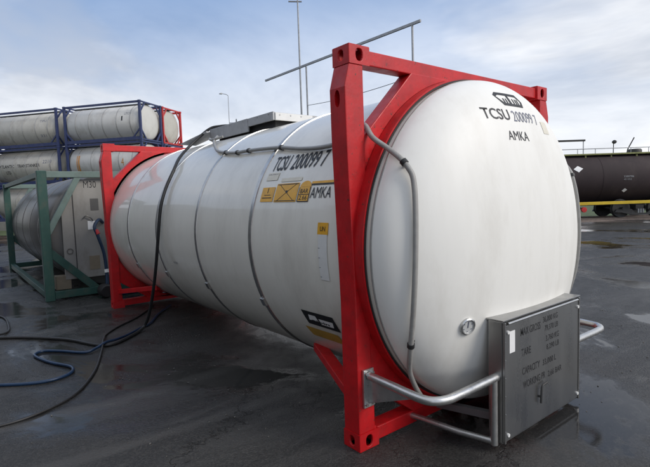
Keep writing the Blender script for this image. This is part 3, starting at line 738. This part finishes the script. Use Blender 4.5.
# ------------------------------------------------------------------ stacked tank containers
def copy_thing(src, name, loc, rz, label, group):
    o = src.copy(); COL.objects.link(o); o.location = loc; o.rotation_euler = (0, 0, rz); o['label'] = label; o['group'] = group
    for ch in list(src.children):
        c = ch.copy(); COL.objects.link(c); c.parent = o
        for g in ch.children:
            d = g.copy(); COL.objects.link(d); d.parent = c
    return o
SL, SW, SH = 6.058, 2.438, 2.591
def stack_tank(label, loc, rz, frame_mat, tank_mat, group):
    """long axis local +x from the near corner, width local -y .. 0 at the camera side is y=0"""
    t = thing('stacked_tank_container', label, 'tank container', loc, rz, group)
    for x in (0, SL-0.14):
        for y in (0, SW-0.14):
            obj('post', box_me('post', x, x+0.14, y, y+0.14, 0.12, SH-0.12), frame_mat, t)
            for z in (0.003, SH-0.12): obj('corner_casting', box_me('corner_casting', x-0.01, x+0.165, y-0.01, y+0.15, z, z+0.117, 0.006), frame_mat, t)
        for z in (0.03, SH-0.11): obj('end_rail', box_me('end_rail', x+0.02, x+0.12, 0.152, SW-0.152, z, z+0.09), frame_mat, t)
        for (ya, za), (yb, zb) in (((0.12, 0.72), (0.62, 0.10)), ((0.12, SH-0.72), (0.62, SH-0.10)), ((SW-0.12, 0.72), (SW-0.62, 0.10)), ((SW-0.12, SH-0.72), (SW-0.62, SH-0.10))):
            obj('brace', beam_me('brace', (x+0.07, ya, za), (x+0.07, yb, zb), 0.07, 0.09), frame_mat, t)
    for y in (0.02, SW-0.12):
        for z in (0.03, SH-0.11): obj('side_rail', box_me('side_rail', 0.168, SL-0.168, y, y+0.10, z if z < 1 else z-0.05, z+(0.22 if z < 1 else 0.085)), frame_mat, t)
        for x0, x1 in ((0.10, 0.75), (SL-0.10, SL-0.75)):
            obj('brace', beam_me('brace', (x0, y+0.05, 0.80), (x1, y+0.05, 0.11), 0.06, 0.08), frame_mat, t)
    rb, hd_ = 1.17, 0.2
    prof = [(0, 0.09)]+[(rb*math.sin(a)**0.85, 0.09+hd_*(1-math.cos(a))) for a in [PI/2*k/7 for k in range(1, 7)]]+[(rb, 0.09+hd_), (rb, SL-0.09-hd_)]+[(rb*math.cos(a)**0.85, SL-0.09-hd_*(1-math.sin(a))) for a in [PI/2*k/7 for k in range(1, 7)]]+[(0, SL-0.09)]
    b = obj('barrel', lathe_me('barrel', [(r_, -y_) for r_, y_ in prof], 0, 0, 56), tank_mat, t, 40)
    b.data.transform(Matrix.Translation((0, SW/2, SH/2)) @ Matrix.Rotation(PI/2, 4, 'Z'))
    for x in (0.9, 1.95, 3.05, 4.15, 5.2):
        s_ = obj('strap', lathe_me('strap', [(rb-0.002, -x-0.03), (rb+0.012, -x-0.028), (rb+0.012, -x+0.028), (rb-0.002, -x+0.03)], 0, 0, 48), 'strap_grey', t, 40)
        s_.data.transform(Matrix.Translation((0, SW/2, SH/2)) @ Matrix.Rotation(PI/2, 4, 'Z'))
    obj('walkway', box_me('walkway', 0.17, SL-0.17, SW/2-0.3, SW/2+0.3, SH-0.085, SH-0.04), 'galvanised', t)
    cap = lathe_me('manway', [(0.0, -0.075), (0.07, -0.075), (0.09, -0.10)], 0, 0, 20)
    cap.transform(Matrix.Translation((0, SW/2, SH/2)) @ Matrix.Rotation(PI/2, 4, 'Z')); obj('outlet', cap, 'beige_box', t, 40)
    return t, b
# local +x = away along the row to the left, local +y = away from the camera
ux = Vector((-0.60, 0.80)); rz = math.atan2(ux.y, ux.x)
# mirrored set: y axis must point away from the camera -> turned about z, so width runs to -local y; shift the origin
wv = Vector((0.80, 0.60))
near = Vector((8.45, 29.95))           # near lower corner of the right-hand stack
BASE = 0.62
def unit_loc(i, row, tier):
    # origin at the far-left end so that local x runs to the right, local y away from the camera
    p = near+ux*(i*(SL+0.55)+SL)+wv*(row*(SW+0.12))
    return (p.x, p.y, BASE+tier*SH)
rzl = math.atan2(-ux.y, -ux.x)          # local x to the right
GRP = 'tank containers stacked at the edge of the yard'
def barrel_print2(b, me, x, z, material, name='lettering'):
    subdiv_me(me, 2, 0.3)
    rb = 1.176
    for v in me.vertices:
        zz = z+v.co.y
        v.co = Vector((x+v.co.x, SW/2-math.sqrt(max(0.01, rb*rb-(zz-SH/2)**2)), zz))
    return obj(name, me, material, b)
stk_a, ba = stack_tank('white tank container in a navy frame on top, beside the red framed one', unit_loc(0, 0, 2), rzl, 'navy_paint', 'stack_white', GRP)
proto_b = copy_thing(stk_a, '', unit_loc(0, 0, 1), rzl, 'white tank container with an upright orange label in a navy frame, second tier', GRP)
bb = [c for c in proto_b.children if c.name.startswith('barrel')][0]
plain_root = copy_thing(stk_a, '', unit_loc(0, 0, 0), rzl, 'navy framed tank container carrying the one with the upright orange label', GRP)
barrel_print2(ba, grid_me('sticker', 0.10, 0.30, 1, 3), 4.55, 1.35, 'lettering', 'sticker')
barrel_print2(ba, text_me('UTCU', 0.5, 0.16), 4.75, 1.72, 'faded_lettering')
barrel_print2(bb, grid_me('sticker', 0.24, 1.1, 1, 8), 0.80, 0.72, 'orange_label', 'sticker')
barrel_print2(bb, text_me('4', 0.2, 0.5), 4.35, 1.0, 'orange_label')
def recolour(root, frm, tank):
    for c in root.children:
        c.data = c.data
        k = tank if c.name.startswith('barrel') else (frm if not c.name.startswith(('strap', 'walkway', 'outlet')) else None)
        if k and c.material_slots:
            c.material_slots[0].link = 'OBJECT'; c.material_slots[0].material = MAT[k]
l2 = copy_thing(plain_root, '', unit_loc(1, 0, 2), rzl, 'cream tank container in a navy frame, resting on the one lettered TRANSTANKER', GRP); recolour(l2, 'navy_paint', 'stack_cream')
l1 = copy_thing(plain_root, '', unit_loc(1, 0, 1), rzl, 'cream tank container lettered TRANSTANKER in a navy frame, second tier', GRP); recolour(l1, 'navy_paint', 'stack_cream')
bl = [c for c in l1.children if c.name.startswith('barrel')][0]
barrel_print2(bl, text_me('ATLANTIC', 1.35, 0.22, 0.012), 0.72, 1.25, 'lettering')
barrel_print2(bl, text_me('TRANSTANKER', 1.95, 0.22, 0.012), 2.35, 1.25, 'lettering')
barrel_print2(bl, text_me('LTD', 0.4, 0.2, 0.012), 1.3, 0.82, 'lettering')
barrel_print2(bl, text_me('2210', 0.75, 0.24), 4.55, 1.45, 'faded_lettering')
bl2 = [c for c in l2.children if c.name.startswith('barrel')][0]
barrel_print2(bl2, text_me('TIFU', 0.6, 0.16), 4.5, 1.7, 'faded_lettering')
barrel_print2(bl2, text_me('331', 0.5, 0.16), 4.5, 0.7, 'faded_lettering')
l0 = copy_thing(plain_root, '', unit_loc(1, 0, 0), rzl, 'navy framed tank container carrying the one lettered TRANSTANKER', GRP); recolour(l0, 'navy_paint', 'stack_cream')
rd = copy_thing(plain_root, '', unit_loc(0, 1, 2), rzl, 'tank container with a red end frame beside the topmost navy one', GRP); recolour(rd, 'stack_red', 'stack_cream')
for tier in (0, 1):
    o = copy_thing(plain_root, '', unit_loc(0, 1, tier), rzl, 'navy framed tank container directly under the red framed one' if tier else 'bottom navy framed tank container of the red framed stack', GRP)
# the row goes on past the picture's edge, where the white flank mirrors it
for i in (2,):
    for tier in range(3):
        o = copy_thing(plain_root, '', unit_loc(i, 0, tier), rzl, ('bottom', 'middle', 'top')[tier]+' tank container of the stack beyond the cream ones', GRP)
        recolour(o, 'navy_paint', 'stack_cream' if (i+tier) % 2 else 'stack_white')
# low concrete plinth under the stacks
bm = bmesh.new()
c4 = [near-ux*0.8-wv*0.6, near+ux*21-wv*0.6, near+ux*21+wv*6.2, near-ux*0.8+wv*6.2]
lo = [bm.verts.new((p.x, p.y, 0.0)) for p in c4]; hi = [bm.verts.new((p.x, p.y, BASE)) for p in c4]
bm.faces.new(hi)
for q in range(4): bm.faces.new((lo[q], lo[(q+1) % 4], hi[(q+1) % 4], hi[q]))
obj('stacking_plinth', bm_mesh(bm, 'stacking_plinth'), 'concrete', kind='structure')

# ------------------------------------------------------------------ unseen hall, added to shade the white flank and mirror a dark skyline
mat('hall_cladding', (0.13, 0.13, 0.13), 0.6, noise=0.15, nscale=1.5, dirt=(0.07, 0.06, 0.05), dirt_amt=0.5, dirt_scale=0.8, stretch=(1, 1, 0.3))
mat('hall_door', (0.20, 0.21, 0.22), 0.5, noise=0.1, nscale=2)
mat('hall_roof', (0.10, 0.10, 0.11), 0.6, noise=0.1, nscale=1)
wh = thing('flank_shade_hall', 'long grey clad hall out of view, added to shade the flank of the white tank and mirror in it', 'building', (-11.0, 20.0, 0))
for k in range(10):
    y0, y1 = -28+k*6.0, -22+k*6.0-0.02
    wl = obj('wall', box_me('wall', -10.0, 0.0, y0, y1, 0.0, (6.4, 6.4, 7.4, 7.4, 6.6, 6.6, 6.6, 8.2, 8.2, 7.0)[k]), 'hall_cladding', wh)
    if k % 2 == 0:
        rd_ = obj('roller_door', box_me('roller_door', 0.0, 0.04, y0+0.8, y1-0.8, 0.0, 4.4), 'hall_door', wh)
        for q in range(10): obj('slat', box_me('slat', 0.04, 0.052, y0+0.85, y1-0.85, 0.05+q*0.43, 0.43+q*0.43), 'hall_door', rd_)
    obj('roof', box_me('roof', -10.2, 0.25, y0-0.1, y1+0.1 if k == 9 else y1, (6.41, 6.41, 7.41, 7.41, 6.61, 6.61, 6.61, 8.21, 8.21, 7.01)[k], (6.7, 6.7, 7.7, 7.7, 6.9, 6.9, 6.9, 8.5, 8.5, 7.3)[k]), 'hall_roof', wh)

# ------------------------------------------------------------------ rail tank wagon at the right
wrz = math.atan2(U.y, U.x)
Wg = thing('tank_wagon', 'dark maroon rail tank wagon with a yellow sole bar on the track', 'tank wagon', (A.x, A.y, 0), wrz)
wr, wz, wy = 1.24, 2.18, 1.35
s0, s1 = -9.6, 4.7
hpw = [(0.0, 0.0)]+[(wr*math.sin(a)**0.8, 0.45*(1-math.cos(a))) for a in [PI/2*k/7 for k in range(1, 8)]]
prof = [(r_, s0+d) for r_, d in hpw]+[(r_, s1-d) for r_, d in hpw[::-1]]
b = obj('barrel', lathe_me('barrel', prof, 0, 0, 64), 'wagon_dark', Wg, 40)
b.data.transform(Matrix.Translation((0, wy, wz)) @ Matrix.Rotation(-PI/2, 4, 'Z'))
for s in (-7.0, -4.0, -1.05, 0.75, 3.4):
    q = obj('weld_band', lathe_me('weld_band', [(wr-0.002, s-0.03), (wr+0.008, s-0.025), (wr+0.008, s+0.025), (wr-0.002, s+0.03)], 0, 0, 56), 'wagon_dark', Wg, 40)
    q.data.transform(Matrix.Translation((0, wy, wz)) @ Matrix.Rotation(-PI/2, 4, 'Z'))
for y in (0.05, 2.45):
    obj('sole_bar', box_me('sole_bar', s0+0.1, s1-0.1, y, y+0.12, 0.84, 0.99, 0.01), 'wagon_yellow', Wg)
obj('underframe', box_me('underframe', s0+0.2, s1-0.2, 1.0, 1.7, 0.78, 0.98), 'black_iron', Wg)
dk = obj('top_walkway', box_me('top_walkway', s0+0.6, s1-0.4, 0.62, 2.0, 3.34, 3.42, 0.01), 'moss_deck', Wg)
for s in [s0+0.6+1.3*k for k in range(11)]:
    if s < s1-0.4: obj('bracket', box_me('bracket', s, s+0.06, 0.68, 0.75, 3.15, 3.342), 'moss_deck', dk)
hr = obj('handrail', tube_me('handrail', [(-1.2, 0.66, 3.66), (4.2, 0.66, 3.66)], 0.02, 8), 'galvanised', Wg)
for s in (-1.2, -0.3, 0.6, 1.5, 2.4, 3.3, 4.2): obj('stanchion', tube_me('stanchion', [(s, 0.66, 3.40), (s, 0.66, 3.66)], 0.015, 6), 'galvanised', hr)
hoop = obj('hoop', box_me('hoop', -1.50, 0.08, 0.62, 0.74, 4.05, 4.14, 0.01), 'black_iron', Wg)
for s in (-1.40, 0.0): obj('hoop_leg', tube_me('hoop_leg', [(s, 0.68, 3.40), (s, 0.68, 4.06)], 0.022, 8), 'galvanised', hoop)
lv = obj('vent_valve', tube_me('vent_valve', [(1.66, 0.9, 3.40), (1.66, 0.9, 3.95)], 0.02, 8), 'black_iron', Wg)
obj('valve_cap', lathe_me('valve_cap', [(0.0, 0.80), (0.08, 0.82), (0.10, 0.9), (0.08, 0.98), (0.0, 1.0)], 1.70, 3.99, 14), 'black_iron', lv, 40)
lv2 = obj('lever', tube_me('lever', [(2.32, 0.85, 3.40), (2.36, 0.85, 3.60), (2.68, 0.85, 4.18)], 0.028, 8), 'black_iron', Wg)
ht_ = obj('hatch', lathe_me('hatch', [(0.0, -0.22), (0.28, -0.22), (0.33, -0.16), (0.33, 0.0)], 0, 0, 24), 'black_iron', Wg, 40)
ht_.data.transform(Matrix.Translation((3.0, 1.3, 3.41)) @ Matrix.Rotation(-PI/2, 4, 'X'))
def wag_y(z): return wy-math.sqrt(max(0.01, (wr+0.012)**2-(z-wz)**2))
def wag_poly(name, pts, material):
    bm = bmesh.new(); f = bm.faces.new([bm.verts.new((a, wag_y(c), c)) for a, c in pts])
    r_ = bmesh.ops.extrude_face_region(bm, geom=[f])
    for v in r_['geom']:
        if isinstance(v, bmesh.types.BMVert): v.co.y += 0.01
    return obj(name, bm_mesh(bm, name), material, Wg)
wag_poly('placard', [(-0.74, 2.64), (-0.50, 2.80), (-0.26, 2.66), (-0.50, 2.48)], 'white_label')
wag_poly('placard', [(1.74, 1.50), (1.86, 1.62), (2.0, 1.54), (1.88, 1.42)], 'white_label')
for k, z in enumerate((2.16, 2.02)):
    me = text_me('3380786' if k == 0 else '4102', 0.5-0.1*k, 0.09)
    for v in me.vertices:
        zz = z+v.co.y; v.co = Vector((1.72+v.co.x, wag_y(zz), zz))
    obj('lettering', me, 'galvanised', Wg)
rv = obj('drain_valve', lathe_me('drain_valve', [(0.0, -0.06), (0.13, -0.05), (0.13, 0.05), (0.0, 0.06)], -0.31, 0.62, 16), 'stack_red', Wg, 40)
obj('drain_pipe', tube_me('drain_pipe', [(-0.31, 0.05, 0.62), (-0.31, 1.0, 0.80)], 0.05, 10), 'black_iron', rv, 40)
def bogie(sc):
    bo = obj('bogie', prism_me('bogie', [(sc-1.35, 0.42), (sc-1.25, 0.56), (sc-0.5, 0.58), (sc-0.3, 0.36), (sc+0.3, 0.36), (sc+0.5, 0.58), (sc+1.25, 0.56), (sc+1.35, 0.42), (sc+1.0, 0.40), (sc+0.45, 0.26), (sc-0.45, 0.26), (sc-1.0, 0.40)], 0.30, 0.42, 0.01), 'black_iron', Wg)
    obj('bogie_side', prism_me('bogie_side', [(sc-1.35, 0.42), (sc-1.25, 0.56), (sc+1.25, 0.56), (sc+1.35, 0.42), (sc+0.45, 0.26), (sc-0.45, 0.26)], 2.25, 2.37, 0.01), 'black_iron', bo)
    obj('bolster', box_me('bolster', sc-0.2, sc+0.2, 0.43, 2.24, 0.50, 0.775), 'black_iron', bo)
    for s in (sc-0.9, sc+0.9):
        for y in (0.52, 2.02):
            obj('wheel', lathe_me('wheel', [(0.0, y-0.02), (0.30, y), (0.36, y-0.03), (0.45, y-0.03), (0.45, y+0.09), (0.48, y+0.10), (0.48, y+0.13), (0.0, y+0.10)], s, 0.60, 32), 'black_iron', bo, 40)
        obj('axle', tube_me('axle', [(s, 0.28, 0.60), (s, 2.4, 0.60)], 0.08, 10), 'black_iron', bo)
    for ds in (-0.12, 0.0, 0.12): obj('spring', tube_me('spring', [(sc+ds, 0.36, 0.37), (sc+ds, 0.36, 0.57)], 0.045, 8), 'galvanised', bo)
bogie(2.75); bogie(-7.3)
for y in (0.6, 2.1):
    Y0, Y1 = y-0.035, y+0.035
    o = obj('rail', prism_me('rail', [(Y0-0.04, 0.0), (Y1+0.04, 0.0), (Y1+0.035, 0.02), (y+0.012, 0.03), (y+0.012, 0.11), (Y1, 0.125), (Y1, 0.147), (Y0, 0.147), (Y0, 0.125), (y-0.012, 0.11), (y-0.012, 0.03), (Y0-0.035, 0.02)], -60, 60, axis='x'), 'rail_steel', None)
    o.location = (A.x, A.y, 0.0); o.rotation_euler = (0, 0, wrz)
    tag(o, 'near rail of the track under the maroon tank wagon' if y < 1 else 'far rail of the track under the maroon tank wagon', 'rail')

# ------------------------------------------------------------------ fall arrest gantry beyond the tank
gt = thing('fall_arrest_rail', 'thin inclined-looking overhead safety rail on two slim posts beyond the tank', 'safety rail', (7.6, 6.05, 0))
obj('overhead_rail', beam_me('overhead_rail', (0, -0.27, 6.0), (-0.08, 6.95, 6.0), 0.05, 0.065), 'galvanised', gt)
for y in (0.0, 4.55):
    po = obj('post', tube_me('post', [(0, y, 0.0), (0, y, 5.966)], 0.028, 10), 'galvanised', gt)
    obj('base_plate', box_me('base_plate', -0.18, 0.18, y-0.18, y+0.18, 0.0, 0.025), 'galvanised', po)
ca = [Vector((0, 4.55, 4.72)), Vector((0, 3.4, 4.655)), Vector((0, 2.2, 4.64)), Vector((0, 1.1, 4.655)), Vector((0, 0.0, 4.70))]
obj('cable', tube_me('cable', smooth_path(ca, 5), 0.009, 6), 'galvanised', gt)
# lamp mast
mo = Vector((9.9, 14.1))
ms = thing('mast', 'tall slim mast with a short cross arm, standing beyond the tank', 'mast', (mo.x, mo.y, 0))
obj('mast', tube_me('mast', [(0, 0, 0), (0, 0, 4.5), (0, 0, 9.80)], lambda t: 0.05-0.02*t, 12), 'galvanised', ms, 60)
arm = obj('cross_arm', tube_me('cross_arm', [(-0.32, 0.2, 9.68), (0.14, -0.09, 9.68)], 0.03, 8), 'galvanised', ms)
obj('base_plate', box_me('base_plate', -0.2, 0.2, -0.2, 0.2, 0.0, 0.03), 'galvanised', ms)

# street lamp far off
sl = thing('street_lamp', 'slender far street lamp with a small head, over the roof walkway of the white tank', 'street lamp', (16.53, 33.13, 0))
obj('pole', tube_me('pole', [(0, 0, 0), (0, 0, 5), (0, 0, 10.05)], lambda t: 0.045-0.025*t, 10), 'galvanised', sl, 60)
am = obj('arm', tube_me('arm', smooth_path([(0, 0, 10.03), (-0.15, 0.1, 10.14), (-0.42, 0.3, 10.20)], 5), 0.022, 8), 'galvanised', sl, 60)
obj('lamp_head', prism_me('lamp_head', [(-0.60, 10.15), (-0.57, 10.22), (-0.45, 10.25), (-0.36, 10.22), (-0.36, 10.16)], 0.20, 0.40, 0.012), 'galvanised', sl)
obj('base_plate', box_me('base_plate', -0.15, 0.15, -0.15, 0.15, 0.0, 0.03), 'galvanised', sl)

# loose grit washed across the yard: far too fine to count
mat('grit_stone', (0.12, 0.115, 0.105), 0.8, noise=0.4, nscale=40)
rnd = random.Random(21)
bm = bmesh.new()
def stone(x, y, r):
    q = bmesh.ops.create_icosphere(bm, subdivisions=1, radius=1.0)
    a = rnd.uniform(0, PI); ca, sa = math.cos(a), math.sin(a); k = (rnd.uniform(0.7, 1.5), rnd.uniform(0.6, 1.0), rnd.uniform(0.4, 0.7))
    for v in q['verts']:
        p = Vector((v.co.x*k[0], v.co.y*k[1], v.co.z*k[2]))*r*rnd.uniform(0.85, 1.15)
        v.co = Vector((x+p.x*ca-p.y*sa, y+p.x*sa+p.y*ca, max(0.0005, p.z+r*k[2]*0.7)))
for cx_, cy_, sp, n in ((0.05, 3.5, 0.35, 45), (-0.88, 2.62, 0.18, 30), (0.2, 1.1, 0.35, 45), (-0.1, 1.25, 0.5, 40), (2.6, -0.9, 0.8, 45), (0.3, 2.2, 1.4, 90), (3.8, 0.2, 1.5, 60), (-1.2, 4.6, 1.0, 60)):
    for _ in range(n):
        stone(rnd.gauss(cx_, sp), rnd.gauss(cy_, sp*0.5), rnd.choice((0.003, 0.004, 0.005, 0.006, 0.009)))
obj('grit', bm_mesh(bm, 'grit'), 'grit_stone', kind='stuff')
